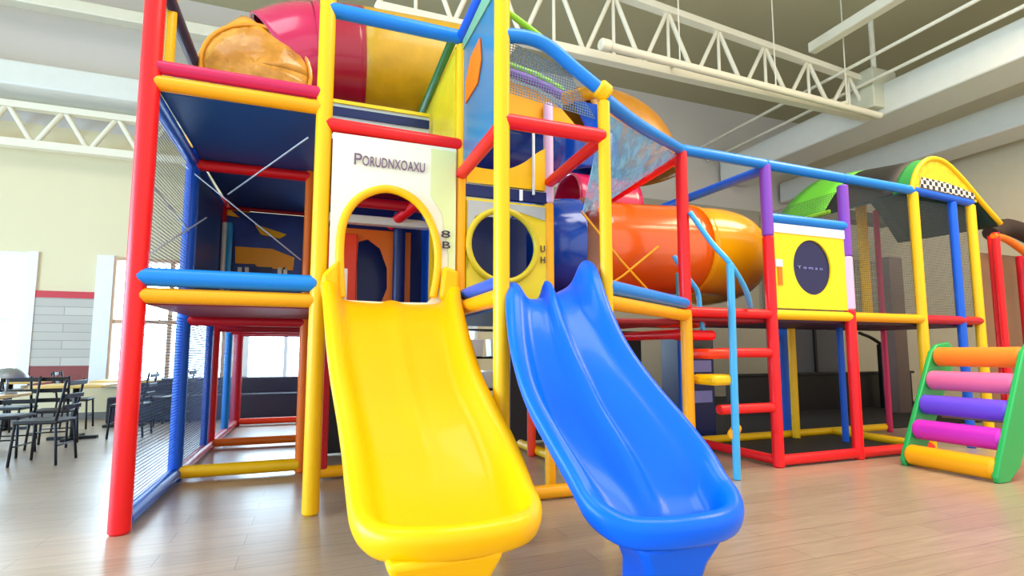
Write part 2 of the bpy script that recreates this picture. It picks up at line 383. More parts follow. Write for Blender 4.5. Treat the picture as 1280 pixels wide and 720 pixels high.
post(XA-.015, Y0+.42, [(3.2, RT+.2, YEL)], .05)
post(XB, Y0, [(0, RT+.3, YEL)], .062)
post(XC, Y0, [(0, 1.52, ORG), (1.52, 2.7, AMB), (2.7, 3.9, YEL)], .046)
post(D.x, D.y, [(0, RT+.2, YEL)], .054)
post(Fp.x, Fp.y, [(0, 3.03, YEL)], .044)
post(XE, Y0, [(0, 2.55, AMB), (2.55, 3.5, PINKW)], .045)
post(XG, Y0, [(0, 1.62, AMB), (1.62, 3.25, RED)], .058)
post(XH, Y0, [(0, 2.45, RED), (2.45, 3.25, PUR)], .058)
post(XI, Y0, [(0, 1.68, RED), (1.68, 2.3, PINKW), (2.3, 3.15, PUR)], .058)
post(XJ, Y0, [(0, 3.2, YEL)], .058)
post(XK, Y0, [(0, 3.15, BLU)], .05)
post(XL, Y0, [(0, 3.15, YEL)], .055)
YR1, YR2, YR3 = 5.75, 7.5, 9.6
# left tower rear posts
post(-1.22, YR1, [(0, RT, BLU)], .062); post(-.14, YR1, [(0, RT, ORG)], .05)
post(-1.24, YR2, [(0, 1.6, RED), (1.6, 3.2, CRIM)], .06); post(-.16, YR2, [(0, 3.2, ORG)], .05)
post(-1.24, YR2-.35, [(0, 1.55, BLU)], .04)
post(-1.24, YR3, [(0, 1.6, CRIM)], .075); post(-1.24, 8.6, [(0, 1.6, SKY)], .05); post(-.14, YR3, [(0, 1.6, ORG)], .05)
# rear posts of the middle and right bays
YQ = 5.7
for X, m in ((XC, BLU), (2.35, RORANGE), (XG, RED), (4.5, BLU)): post(X, YQ, [(0, 3.0, m)], .05)
post(6.15, 5.44, [(0, 1.6, YEL)], .05); post(6.3, 5.75, [(0, 1.6, BLU)], .09); post(6.5, 4.99, [(0, 1.6, BLU)], .04)
post(7.78, 5.5, [(1.62, 3.75, YEL)], .07); post(8.1, 5.5, [(0, 3.4, MAG)], .04)
# left tower bars
beam((XA, Y0, 3.13), (XB, Y0, 3.13), AMB); beam((XA, Y0, 3.25), (XB, Y0, 3.25), MAG, .05)
beam((XA, Y0, 1.72), (XB, Y0, 1.72), SKY, .065); beam((XA, Y0, 1.59), (XB, Y0, 1.59), AMB, .055)
beam((XA, Y0, RT), (XA-.02, YR1, RT), NAVY, .055); beam((XA, Y0, 3.06), (-1.22, YR1, 3.06), BLU, .055)
beam((-1.22, YR1, 3.1), (-1.24, YR2, 3.1), BLU, .04)
beam((-1.22, YR1, 3.04), (-.14, YR1, 3.04), RED, .055); beam((-1.24, YR2, 3.07), (-.14, YR2, 3.07), CRIM, .025)
beam((-1.2, Y0+.05, .07), (-1.22, YR1, .07), BLU, .06); beam((-1.22, YR1, .06), (-1.24, YR3, .06), CRIM, .05)
beam((-1.22, YR1, .08), (-.14, YR1, .08), YEL, .06); beam((-1.24, YR2, .07), (-.16, YR2, .07), ORG, .05); beam((-1.24, YR3, .07), (-.14, YR3, .07), RORANGE, .05)
beam((XB+.05, YR1-.4, .07), (XC, YR1-.4, .07), AMB, .055)
for yy in (YR1, YR2, 8.6, YR3): beam((-1.22, yy, 1.5), (-.14, yy, 1.5), CRIM, .05)
# roof bars
beam((XB, Y0, RT), (XC, Y0, RT), SKY, .06); beam((XC, Y0, RT), (D.x, D.y, RT), BLU, .055)
beam((XC-.08, Y0, RT-.02), (XC-.08, 6.3, RT-.02), GRN, .04)
beam((XB, Y0, 3.0), (XC, Y0, 2.98), RED, .06)
# middle bay bars
beam((XC, Y0, 2.72), (D.x, D.y, 2.72), RED, .05); beam((D.x, D.y, 2.76), (Fp.x, Fp.y, 2.76), RED, .052); beam((Fp.x, Fp.y, 2.76), (XE, Y0, 2.74), RED, .048)
curve_beam([(D.x, 3.2, 3.37), (1.3, 3.2, 3.39), (1.46, 3.2, 3.36), (1.66, 3.2, 3.24), (Fp.x, 3.2, 3.1)], SKY, .048)
curve_beam([(D.x, 3.26, 3.62), (1.35, 3.26, 3.5), (1.6, 3.26, 3.36), (Fp.x, 3.26, 3.19)], LIME, .022)
beam((Fp.x, 3.2, 3.12), (1.72, 3.5, 3.16), AMB, .05); beam((Fp.x-.05, 3.2, 3.13), (Fp.x+.04, 3.2, 3.08), YEL, .07)
curve_beam([(XC, Y0, 3.72), (1.5, Y0, 3.74), (1.85, Y0, 3.68), (2.1, Y0, 3.6)], PUR, .04)
curve_beam([(XC, Y0+.03, 3.81), (1.5, Y0+.03, 3.83), (1.85, Y0+.03, 3.77), (2.1, Y0+.03, 3.68)], LIME, .03)
curve_beam([(Fp.x, Fp.y, 3.05), (2.4, 3.55, 3.1), (2.95, 3.93, 3.19), (XG, Y0, 3.27)], SKY, .052)
beam((XG, Y0, 3.2), (XG-.02, YQ, 3.12), RED, .055)
beam((XC, Y0, 1.56), (D.x, D.y, 1.56), AMB, .06)
beam((Fp.x, Fp.y, 1.55), (XG, Y0, 1.56), AMB, .055); beam((Fp.x, Fp.y, 1.66), (XG, Y0, 1.68), SKY, .055); beam((XC+.02, Y0-.1, 1.67), (D.x+.03, D.y+.1, 1.67), BLU, .05)
beam((XE, YQ, 2.95), (2.7, YQ, 2.95), BLU, .06)
beam((XG, Y0, 1.38), (XG, 6.5, 1.38), RED, .05)
beam((D.x, 4.03, .06), (2.3, 4.0, .06), AMB, .055); beam((2.4, 6.2, .06), (2.45, 4.9, .06), YEL, .05)
# right bays
for a, b in ((XG, XH), (XH, XI), (XI, XJ)): beam((a, Y0, 3.27-(a-XG)*.012), (b, Y0, 3.27-(b-XG)*.012), SKY, .056)
beam((XJ, Y0, 3.23), (XL+.02, Y0, 3.18), BLU, .05)
beam((XH, Y0, 3.2), (XH-.02, 6.4, 3.25), BLU, .055)
beam((XG, Y0, 1.6), (XH, Y0, 1.6), RED, .05); beam((XH, Y0, 1.6), (XI, Y0, 1.6), YEL, .055); beam((XI, Y0, 1.6), (XJ, Y0, 1.6), AMB, .055); beam((XJ, Y0, 1.6), (XL, Y0, 1.6), CRIM, .055)
beam((XH, Y0, 2.66), (XI, Y0, 2.66), SKY, .056)
beam((XH, Y0, .07), (XI, Y0, .07), RED, .055); beam((XI, Y0, .07), (XJ, Y0, .07), RED, .055); beam((XH, Y0, .07), (XH-.02, YQ, .07), RED, .05)
beam((XH, 5.55, .07), (XL, 5.55, .07), YEL, .05); beam((XJ, Y0, .07), (XJ, 5.55, .07), YEL, .05)
beam((XL, Y0, 1.6), (XL, 5.5, 1.6), CRIM, .05)
# decks
def deck(x0, x1, y0, y1, z, m, lab): return MB().box(x0, x1, y0, y1, z-.05, z).build('deck', m, PF, bevel=.015, label=lab)
deck(-1.16, -.06, 4.3, YR3, 1.58, DRED, 'dark red padded deck'); deck(-1.16, -.02, 4.3, YR2, 3.14, DNAVY, 'dark navy padded deck')
deck(-.0, 1.06, 4.3, YQ, 1.54, DRED, 'dark red padded deck'); deck(.0, 1.06, 4.3, YQ, 2.92, CRIM, 'crimson padded ceiling deck')
deck(1.14, 1.9, 3.25, YQ, 1.54, DNAVY, 'dark navy padded deck'); deck(1.95, 3.38, 4.28, YQ, 1.52, DRED, 'dark red padded deck')
deck(3.48, 4.5, 4.3, YQ, 1.56, DRED, 'dark red padded deck')
PURD = mat('dark_purple_deck_vinyl', (62, 32, 66), rough=.5)
deck(4.6, 6.9, 4.3, 5.6, 1.57, PURD, 'dark purple padded deck'); deck(7.02, 8.05, 4.3, 5.6, 1.57, PURD, 'dark purple padded deck')
MB().box(4.6, 6.9, 4.33, 5.5, 0.0, .035).build('ground_mat', BLACK, PF, bevel=.01, label='black rubber ground mat')
# nets
NGREY = netmat('pale_grey_net', (140, 160, 168), .028, .32); NBLUE = netmat('blue_net', (40, 90, 158), .026, .22); NDBLUE = netmat('dark_blue_net', (16, 66, 150), .024, .48)
NDARK = netmat('charcoal_net', (62, 68, 70), .022, .2); NTEAL = netmat('teal_net', (30, 120, 150), .04, .3)
NBG = netmat('blue_grey_net', (96, 120, 140), .02, .3)
NBLACK = netmat('black_net', (10, 10, 14), .04, .45)
def net(a, b, c, d, m, lab): return MB().sheet(a, b, c, d).build('net', m, PF, smooth=False, label=lab)
def netX(X, y0, y1, z0, z1, m, lab): return net((X, y0, z0), (X, y1, z0), (X, y1, z1), (X, y0, z1), m, lab)
def netY(Y, x0, x1, z0, z1, m, lab): return net((x0, Y, z0), (x1, Y, z0), (x1, Y, z1), (x0, Y, z1), m, lab)
netX(-1.215, Y0+.06, YR1-.05, .1, 1.52, NBLUE, 'blue side net'); netX(-1.215, Y0+.06, YR1-.05, 1.75, 3.08, NGREY, 'pale grey side net'); netX(-1.215, Y0+.06, YR1-.05, 3.2, RT, NGREY, 'pale grey side net')
netX(-1.23, YR1+.05, YR2-.05, .1, 1.52, NDBLUE, 'dark blue side net'); MB().box(-1.25, -1.22, YR1+.05, YR2-.05, 1.6, 3.08).build('side_panel', mat('ribbed_blue_vinyl', (18, 72, 160), rough=.4, var=.12, scale=20), PF, label='blue vinyl side panel')
netX(-1.24, YR2+.05, YR3-.05, .1, 1.5, NBLUE, 'blue side net')
net((D.x+.05, 3.23, 2.98), (Fp.x-.05, 3.23, 2.9), (1.62, 3.23, 3.24), (D.x+.05, 3.23, 3.36), NBG, 'blue-grey net')
netY(Y0+.02, XI+.06, XJ-.05, 1.66, 3.15, NDARK, 'charcoal net'); netY(Y0+.02, XJ+.05, XL-.05, 1.66, 3.12, NDARK, 'charcoal net')
netX(XI, Y0+.05, 5.5, 1.66, 3.1, NDARK, 'charcoal net')
netY(5.55, XI, XL, 1.66, 2.6, NDARK, 'charcoal net')
# steel cables crossing the open bay of the left tower
for a, b in ((at(228, 205, 5.7), at(376, 325, 5.7)), (at(385, 172, 4.4), at(285, 243, 5.6)), (at(166, 331, 4.35), at(258, 272, 5.6)), ((-1.18, 4.3, 2.42), (-1.2, 5.65, 2.35))):
    MB().path([a, b], .007, 6).build('cable', CABLE, PF, label='thin steel cable')
for a, b in (((2.45, 4.6, 2.62), (3.3, 4.5, 1.7)), ((3.3, 4.5, 2.3), (2.5, 4.6, 1.72)), ((2.4, 4.5, 1.78), (3.36, 4.4, 1.76))):
    MB().path([a, ((a[0]+b[0])/2, (a[1]+b[1])/2, (a[2]+b[2])/2-.03), b], .012, 6).build('cord', AMB, PF, label='thin amber cord')
# clear blue film between the middle post and the red post
FILM = clearmat('light_blue_film', (120, 190, 232), .55, .12, wrinkle=.6, scale=7)
def film(name, poly, m, th, lab): return MB().prism(poly, (0, th, 0)).build(name, m, PF, smooth=False, label=lab)
n1 = (XG-Fp.x); 
mbf = MB(); mbf.bm.faces.new([mbf.bm.verts.new(p) for p in ((Fp.x+.03, 3.25, 2.98), (2.4, 3.58, 3.05), (2.95, 3.95, 3.14), (XG-.05, 4.24, 3.2), (2.75, 4.3, 2.9), (2.25, 3.9, 2.45), (Fp.x+.03, 3.6, 2.3))])
mbf.build('clear_film', FILM, PF, solid=.006, smooth=False, label='wrinkled light blue film panel')

# --- big cream entry panel of the yellow slide
def P2(pts, Y): return [(at(x, y, Y).x, at(x, y, Y).z) for x, y in pts]
arch_px = [(427, 372), (425, 340), (425, 305), (429, 278), (440, 256), (458, 242), (483, 236), (507, 243), (526, 258), (540, 282), (547, 312), (546, 345), (541, 372)]
arch = P2(arch_px, Y0-.06); ax0, ax1 = arch[0][0], arch[-1][0]
archc = [(v.x, v.z) for v in catmull([(a, 0, b) for a, b in arch], 3)]
hole = archc+[(ax1-.04, 1.60), (ax1-.3, 1.595), ((ax0+ax1)/2, 1.59), (ax0+.3, 1.595), (ax0+.04, 1.60)]
pn = MB().holed(XB+.07, XC-.05, 1.52, 2.93, hole, Y0-.04, .05).build('entry_panel', CREAM, PF, label='cream slide entry panel with arched opening', sharp=30)
MB().path([(x, Y0-.06, z) for x, z in archc], .033, 12).build('arch_rim', YEL, pn, label='yellow arch rim')
MB().prism([(.83, Y0-.05, 2.9), (1.04, Y0-.05, 2.9), (1.04, Y0-.05, 1.7), (.99, Y0-.05, 1.7), (.99, Y0-.05, 2.0), (.93, Y0-.05, 2.35), (.83, Y0-.05, 2.5)], (0, .008, 0)).build('green_tint_strip', mat('pale_lime_panel', (226, 238, 170), rough=.4), pn, smooth=False)
text_mesh('sign_lettering', 'P', .135, (.205, Y0-.055, 2.685), TEXTC, pn, width=.06)
text_mesh('sign_lettering', 'ORUDNXOAXU', .115, (.275, Y0-.055, 2.685), TEXTC, pn, width=.50)
text_mesh('number_mark', '8', .085, (at(551, 290, 4.18).x, Y0-.065, at(551, 297, 4.18).z+.005), INK, pn, width=.075); text_mesh('number_mark', 'B', .085, (at(552, 300, 4.18).x, Y0-.065, at(552, 310, 4.18).z), INK, pn, width=.065)
# inside the arch: red ceiling strip, white beam, orange panel with a navy opening, striped side wall
ip = MB(); ih = P2([(446, 388), (446, 330), (448, 302), (460, 299), (475, 310), (484, 335), (484, 360), (476, 380)], 5.3)
ip.holed(.02, .85, 1.55, 2.42, ih, 5.3, .04).build('inner_panel', ORG, PF, label='orange inner panel with dark opening')
MB().box(.02, .32, 5.22, 5.26, 1.55, 2.35).build('inner_post_board', RORANGE, PF, bevel=.01, label='red-orange inner board')
mw = MB().box(.1, .2, 4.42, 4.46, 1.58, 1.88).build('hole_strip', WHITEP, PF, bevel=.006, label='white strip with three dark holes')
for zz in (1.64, 1.73, 1.82): MB().path([(.15, 4.40, zz), (.15, 4.43, zz)], .02, 10).build('dark_hole', BLACK, mw)
MB().box(.0, 1.0, 5.05, 5.15, 2.42, 2.5).build('cross_beam', CREAM, PF, bevel=.01, label='cream cross board')
beam((.0, 4.9, 2.58), (1.0, 4.9, 2.58), CRIM, .05); beam((.62, 5.2, 2.45), (1.02, 4.4, 2.72), RED, .05)
beam((.72, 5.2, 1.55), (.72, 5.2, 2.6), NAVY, .06)
sw = MB().box(1.0, 1.05, 4.4, 5.5, 1.55, 2.9).build('side_wall_panel', BLU, PF, bevel=.01, label='blue inner side panel'); MB().box(.97, 1.0, 4.75, 4.95, 1.56, 2.75).build('yellow_stripe', YEL, sw, smooth=False)
MB().box(-.02, 1.05, YQ, YQ+.04, 1.55, 2.9).build('rear_panel', NAVY, PF, label='navy rear panel')
# red box end at the left of the arch, between the yellow post and slide
beam((.06, Y0+.12, .3), (.06, Y0+.12, 1.52), CRIM, .03)

# --- panel with round hole (behind the blue slide)
hp = MB().holed(XC+.05, XE-.04, 1.52, 2.52, ell(1.48, 2.12, .31, .31), Y0-.02, .05).build('round_hole_panel', LEMON, PF, label='yellow panel with round navy opening', sharp=30)
MB().path([(x, Y0-.03, z) for x, z in ell(1.48, 2.12, .315, .315, 48)], .028, 10, closed=True).build('hole_rim', mat('olive_yellow_rim', (214, 190, 30), rough=.35), hp)
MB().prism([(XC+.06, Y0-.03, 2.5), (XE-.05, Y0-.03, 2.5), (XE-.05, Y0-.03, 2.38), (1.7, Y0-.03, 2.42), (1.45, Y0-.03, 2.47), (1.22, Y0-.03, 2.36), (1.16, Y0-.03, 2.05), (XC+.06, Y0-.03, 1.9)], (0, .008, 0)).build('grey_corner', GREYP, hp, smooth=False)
text_mesh('number_mark', 'U', .085, (1.828, Y0-.035, 2.09), INK, hp, width=.042); text_mesh('number_mark', 'H', .085, (1.828, Y0-.035, 1.99), INK, hp, width=.042)
MB().box(XC+.06, XE-.04, 4.7, 4.74, 1.6, 2.5).build('rear_panel', NAVY, PF, label='navy panel behind the round opening')
bd = MB().box(XC+.04, XE-.03, Y0-.03, Y0+.01, 2.54, 2.64).build('navy_band', NAVY, PF, label='navy band with white dividers')
MB().box(1.63, 1.66, Y0-.04, Y0-.03, 2.54, 2.64).build('white_divider', WHITEP, bd, smooth=False)
wv = [(XC+.05, 2.82), (1.25, 2.8), (1.42, 2.8), (1.55, 2.83), (1.68, 2.9), (1.8, 3.0), (XE-.04, 3.06)]
wv = [(v.x, v.z) for v in catmull([(a, 0, b) for a, b in wv], 4)]
MB().prism([(XC+.05, Y0-.02, 2.66), (XE-.04, Y0-.02, 2.66)]+[(x, Y0-.02, z) for x, z in wv[::-1]], (0, .04, 0)).build('wave_panel', YEL, PF, label='yellow panel with wavy top edge', sharp=30)
for X in (1.5, 1.76): MB().path([(X, Y0-.05, 2.6), (X, Y0-.05, 3.25)], .014, 8).build('white_rod', WHITEP, PF, label='thin white rod')
ow = [(XC+.05, 3.69), (1.5, 3.7), (1.86, 3.63), (2.1, 3.5), (2.4, 3.22), (1.75, 3.3), (1.4, 3.36), (XC+.05, 3.3)]
MB().prism([(x, Y0+.05, z) for x, z in ow], (0, .04, 0)).build('orange_panel', AMB, PF, label='amber panel under the curved bar')
# blue corner of the bay roof
MB().prism([(1.72, 3.3, 3.05), (Fp.x-.03, 3.24, 3.02), (Fp.x-.03, 3.24, 2.84), (1.85, 3.3, 2.82)], (0, .03, 0)).build('blue_gusset', BLU, PF, smooth=False, label='blue triangular gusset')
# printed vinyl side panel of the bay, teal with orange hexagon, green top
sp = MB().prism([(1.1, 4.18, 2.78), (1.1, 3.27, 2.78), (1.1, 3.27, 3.9), (1.1, 4.18, 3.9)], (.02, 0, 0)).build('side_vinyl_panel', clearmat('teal_vinyl', (40, 132, 178), .82, .25), PF, smooth=False, label='teal vinyl side panel with orange shape')
MB().prism([(1.085, 4.08, 3.28), (1.085, 3.72, 3.28), (1.085, 3.62, 3.42), (1.085, 3.66, 3.62), (1.085, 3.92, 3.6), (1.085, 4.06, 3.46)], (.01, 0, 0)).build('orange_shape', ORG, sp, smooth=False)
MB().prism([(1.088, 4.18, 3.9), (1.088, 3.27, 3.9), (1.088, 3.27, 3.74), (1.088, 4.18, 3.82)], (.01, 0, 0)).build('green_strip', mat('sage_vinyl', (120, 176, 140), rough=.4), sp, smooth=False)
# yellow vinyl side behind the cream panel and the white parapet under the upper tube
MB().prism([(1.06, 4.32, 3.05), (1.06, 6.3, 3.05), (1.06, 6.3, 3.92), (1.06, 4.32, 3.92)], (.02, 0, 0)).build('yellow_side_panel', mat('lemon_vinyl', (238, 222, 40), rough=.4, var=.12, scale=5), PF, smooth=False, label='yellow vinyl side panel')
pr_ = MB().box(-.05, 1.02, 5.3, 5.34, 3.1, 3.68).build('parapet', mat('pale_blue_panel', (206, 220, 226), rough=.4, var=.08, scale=9), PF, smooth=False, label='pale parapet panel under upper tube')
MB().box(-.05, 1.02, 5.28, 5.3, 3.55, 3.64).build('navy_stripe', NAVY, pr_, smooth=False); MB().box(-.05, 1.02, 5.28, 5.34, 3.68, 3.715).build('yellow_edge', LEMON, pr_, smooth=False)
# decorated wall at the back of the left tower's first level
bw = MB().box(-1.2, -.1, YR2+.05, YR2+.09, 1.6, 3.05).build('rear_wall_panel', mat('blue_painted_panel', (22, 62, 150), rough=.35, var=.5, scale=5), PF, smooth=False, label='blue rear wall with yellow cut-outs')
def bp(name, px, m, y=YR2+.02, th=.03): return MB().prism([at(x, yy, y) for x, yy in px], (0, th, 0)).build(name, m, bw, smooth=False)
bp('orange_block', [(294, 308), (340, 311), (368, 322), (366, 338), (322, 334), (318, 330), (294, 329)], AMB)
bp('yellow_arrow', [(260, 242), (312, 250), (312, 266), (288, 262), (300, 272), (270, 266), (260, 260)], AMB)
bp('white_strip', [(340, 254), (384, 258), (384, 269), (340, 266)], CREAM); bp('orange_strip', [(341, 249), (384, 252), (384, 258), (340, 254)], ORG)
bp('yellow_strip', [(318, 280), (358, 293), (350, 298), (326, 293)], YEL)
bp('dark_opening', [(312, 333), (340, 334), (342, 350), (312, 349)], NAVY, YR2, .03)
for q in (297, 306, 347, 354): bp('white_mark', [(q, 334), (q+5, 334), (q+5, 348), (q, 348)], CREAM)
MB().path([(-1.12, YR2-.1, 1.62), (-1.12, YR2-.1, 2.85)], .035, 10).build('light_pole', LBL, PF, label='light blue pole'); MB().path([(-1.18, YR2-.1, 1.62), (-1.18, YR2-.1, 2.85)], .03, 10).build('light_pole', CREAM, PF, label='cream pole')
# yellow panel with round navy window, right
yp = MB().holed(XH+.06, XI-.05, 1.67, 2.5, ell(5.15, 2.14, .285, .31), Y0-.02, .05).build('round_window_panel', mat('bright_yellow_panel', (250, 218, 8), rough=.35), PF, label='bright yellow panel with round navy window', sharp=30)
MB().prism([(x, Y0+.0, z) for x, z in ell(5.15, 2.14, .295, .32)], (0, .02, 0)).build('navy_disc', mat('deep_navy', (10, 14, 78), rough=.3), yp)
MB().box(XH+.06, XI-.05, Y0-.03, Y0+.03, 2.5, 2.6).build('white_header', WHITEP, yp, smooth=False)
MB().box(XH+.06, XH+.16, Y0-.03, Y0-.02, 2.12, 2.2).build('white_tab', WHITEP, yp, smooth=False); MB().box(XH+.09, XH+.15, Y0-.03, Y0-.02, 1.92, 2.12).build('orange_tab', ORG, yp, smooth=False)
text_mesh('window_lettering', 'Y o m a o', .05, (4.94, Y0-.006, 2.12), mat('lavender_ink', (150, 150, 220), rough=.5), yp, width=.38, depth=.001)
# dark sheets added at the rear to deepen the shade under the decks
for a, b in ((XB, XC), (2.35, XG), (XG, 4.5)):
    MB().box(a+.05, b-.05, 6.55, 6.58, .02, 1.5).build('shade_sheet', mat('under_deck_shade', (20, 18, 28), rough=.5), PF, smooth=False, label='dark sheet added to deepen shade under the deck')

# ------------------------------------------------------------------ slides
def slide(name, label, st, zf, hr, tail, m, foot, bolts, ridge, ru=.5, tilt=0., rend=.5, cat='slide'):
    """open chute: the rim outline (left side, rounded front, right side) offset inwards ring by ring, then the floor between.
    st: (Y, xl, xr) from top to bottom; zf(Y) floor height; hr(Y) rim height above it"""
    root = thing(name, (sum(st[-1][1:])/2, st[-1][0], 0), label, cat)
    Lc = catmull([(xl, Y, 0) for Y, xl, xr in st], 2); Rc = catmull([(xr, Y, 0) for Y, xl, xr in st], 2)
    Yt, Yl = st[0][0], st[-1][0]; cx = (st[-1][1]+st[-1][2])/2; hw = (st[-1][2]-st[-1][1])/2
    fr = []; K = 24; e = 2/2.25
    for k in range(1, K):
        a = PI*k/K; c, q = math.cos(a), math.sin(a)
        fr.append(Vector((cx-hw*math.copysign(abs(c)**e, c), Yl-tail*q**e, 0)))
    out = Lc+fr+Rc[::-1]; n = len(out)
    nor = []
    for i in range(n):
        t = (out[min(n-1, i+1)]-out[max(0, i-1)]).normalized(); nor.append(Vector((-t.y, t.x, 0)))
    def fz(Y): return zf(max(Y, Yl-tail))
    prof = [(.02, -.125), (-.002, -.085), (-.012, -.045), (-.006, -.012), (.016, .006), (.045, .004), (.07, -.02)]
    low = [(.10, .42), (.135, .1), (.18, .0)]
    rows = []
    for d, dz in prof: rows.append([out[i]+nor[i]*d+Vector((0, 0, fz(out[i].y)+hr(out[i].y)+dz)) for i in range(n)])
    for d, q in low: rows.append([out[i]+nor[i]*d+Vector((0, 0, fz(out[i].y)+hr(out[i].y)*q)) for i in range(n)])
    def tz(p):
        f = min(1, max(0, (p.y-(Yt-.55))/.55)); return tilt*f*(p.x-(st[0][1]+st[0][2])/2)/(st[0][2]-st[0][1])
    for r in rows:
        for p in r: p.z += tz(p)
    mb = MB(); bm = mb.bm
    vs = [[bm.verts.new(p) for p in r] for r in rows]
    for j in range(len(vs)-1):
        for i in range(n-1): bm.faces.new((vs[j][i], vs[j][i+1], vs[j+1][i+1], vs[j+1][i]))
    inn = vs[-1]; half = n//2; M = 10; prev = None
    for i in range(half):
        A, B = inn[i], inn[n-1-i]; line = [A]
        f = max(0, min(1, ((A.co.y+B.co.y)/2-(Yl-tail*.2))/(Yt-Yl))); rg = ridge*min(1, f/rend)
        for k in range(1, M):
            u = k/M; p = A.co.lerp(B.co, u)
            p.z += rg*math.exp(-((u-ru)/.075)**2)-.014*math.sin(PI*u)
            line.append(bm.verts.new(p))
        line.append(B)
        if prev:
            for k in range(M): bm.faces.new((prev[k], prev[k+1], line[k+1], line[k]))
        prev = line
    if n % 2:
        mid = inn[half]
        for k in range(M): bm.faces.new((prev[k], prev[k+1], mid))
    else:
        bm.faces.new(prev) if False else None
    bmesh.ops.recalc_face_normals(bm, faces=bm.faces)
    c = mb.build('chute', m, root, subs=1, solid=.03, sharp=180)
    fx0, fx1, fy0, fy1, fzz = foot
    MB().prism([(fx0, fy0, 0), (fx1, fy0, 0), (fx1+.03, fy0-.06, fzz*.6), (fx1+.1, fy0-.1, fzz), (fx0-.1, fy0-.1, fzz), (fx0-.03, fy0-.06, fzz*.6)], (0, fy1-fy0, 0)).build('foot', m, root, bevel=.03)
    for bx, by, bz in bolts: MB().path([(bx, by, bz), (bx, by-.02, bz)], .013, 8).build('bolt', BLKM, root, label='dark bolt head')
    return root, c
def lerp(tab, Y):
    t = sorted(tab)
    if Y <= t[0][0]: return t[0][1]
    for (a, b), (c, d) in zip(t, t[1:]):
        if Y <= c:
            u = (Y-a)/(c-a); return b+(d-b)*u
    return t[-1][1]
PLY = mat('glossy_yellow_plastic', (254, 192, 0), rough=.38, coat=.12, var=.02, scale=3, spec=.2)
PLB = mat('glossy_blue_plastic', (0, 104, 250), rough=.34, coat=.12, var=.02, scale=3, spec=.16)
zy = [(4.35, 1.60), (4.2, 1.585), (4.05, 1.53), (3.9, 1.42), (3.6, 1.15), (3.3, .88), (3.0, .63), (2.75, .46), (2.5, .35), (2.3, .30), (2.1, .30)]
sty = [(4.3, .0, 1.08), (4.2, .01, 1.07), (4.05, .025, 1.035), (3.9, .037, 1.01), (3.7, .054, 1.0), (3.5, .072, .995), (3.3, .097, 1.0), (3.1, .128, 1.035), (2.9, .15, 1.065), (2.7, .16, 1.06), (2.52, .168, 1.035)]
ys, yc = slide('yellow_slide', 'wide glossy yellow plastic slide coming out of the cream arched panel', sty, lambda Y: lerp(zy, Y), lambda Y: .165, .36, PLY, (.37, .68, 2.26, 2.5, .36), [(.5, 2.23, .1)], .035, rend=.6)
# flared entry cheeks of the yellow slide
for s, pts in (('l', [(-.0, 1.6), (.0, 1.78), (.12, 1.9), (.13, 1.62)]), ('r', [(1.06, 1.6), (1.06, 1.86), (.93, 1.9), (.9, 1.62)])):
    MB().prism([(x, 4.1, z) for x, z in pts], (0, .09, 0)).build('entry_cheek', PLY, ys, bevel=.03)
zb = [(3.4, 1.60), (3.25, 1.585), (3.12, 1.49), (3.0, 1.31), (2.9, 1.13), (2.7, .80), (2.5, .55), (2.3, .37), (2.1, .28), (1.95, .27)]
stb = [(3.4, 1.2, 1.86), (3.28, 1.18, 1.84), (3.18, 1.155, 1.81), (3.05, 1.112, 1.792), (2.9, 1.08, 1.83), (2.75, 1.09, 1.93), (2.6, 1.15, 2.04), (2.45, 1.20, 2.10), (2.33, 1.215, 2.085)]
bs, bc = slide('blue_slide', 'glossy blue plastic double-lane slide beside the yellow slide', stb, lambda Y: lerp(zb, Y), lambda Y: .155, .31, PLB, (1.48, 1.76, 2.17, 2.42, .31), [(1.55, 2.14, .13)], .17, ru=.42, tilt=.24, rend=.22)

# ------------------------------------------------------------------ crawl tubes
AMT = mat('amber_tube_plastic', (226, 150, 24), rough=.22, coat=.5, var=.15, scale=3); YLT = mat('mustard_tube_plastic', (198, 152, 4), rough=.4, coat=.15, var=.22, scale=6, bump=.25, bscale=14)
MGT = mat('magenta_tube_plastic', (196, 24, 84), rough=.22, coat=.5, var=.1, scale=3); DMT = mat('crimson_tube_plastic', (158, 10, 46), rough=.3, coat=.3)
ORT = mat('orange_tube_plastic', (240, 96, 20), rough=.22, coat=.5, var=.08, scale=3); YOT = mat('golden_tube_plastic', (250, 170, 10), rough=.22, coat=.5, var=.08, scale=3)
BLT = mat('blue_tube_plastic', (10, 66, 170), rough=.2, coat=.5, var=.1, scale=3)
GLD = mat('old_gold_tube_plastic', (168, 112, 16), rough=.4, coat=.15, var=.3, scale=5, bump=.3, bscale=10)
WIND = clearmat('smoky_bubble_window', (220, 156, 66), .7, .12, wrinkle=.4, scale=4)
def tube_run(name, loc, label, secs, r, n=32):
    t = thing(name, loc, label, 'crawl tube')
    for pts, m, lab in secs:
        pts = catmull(pts, 5) if len(pts) > 2 else pts
        MB().path(pts, r, n, caps=False).build('tube_section', m, t, solid=.025, label=lab)
    return t
def ring(c, d, r, m, t, w=.03):
    c, d = Vector(c), Vector(d).normalized(); MB().path([c-d*w, c+d*w], r, 32, bulge=False).build('joint_flange', m, t)
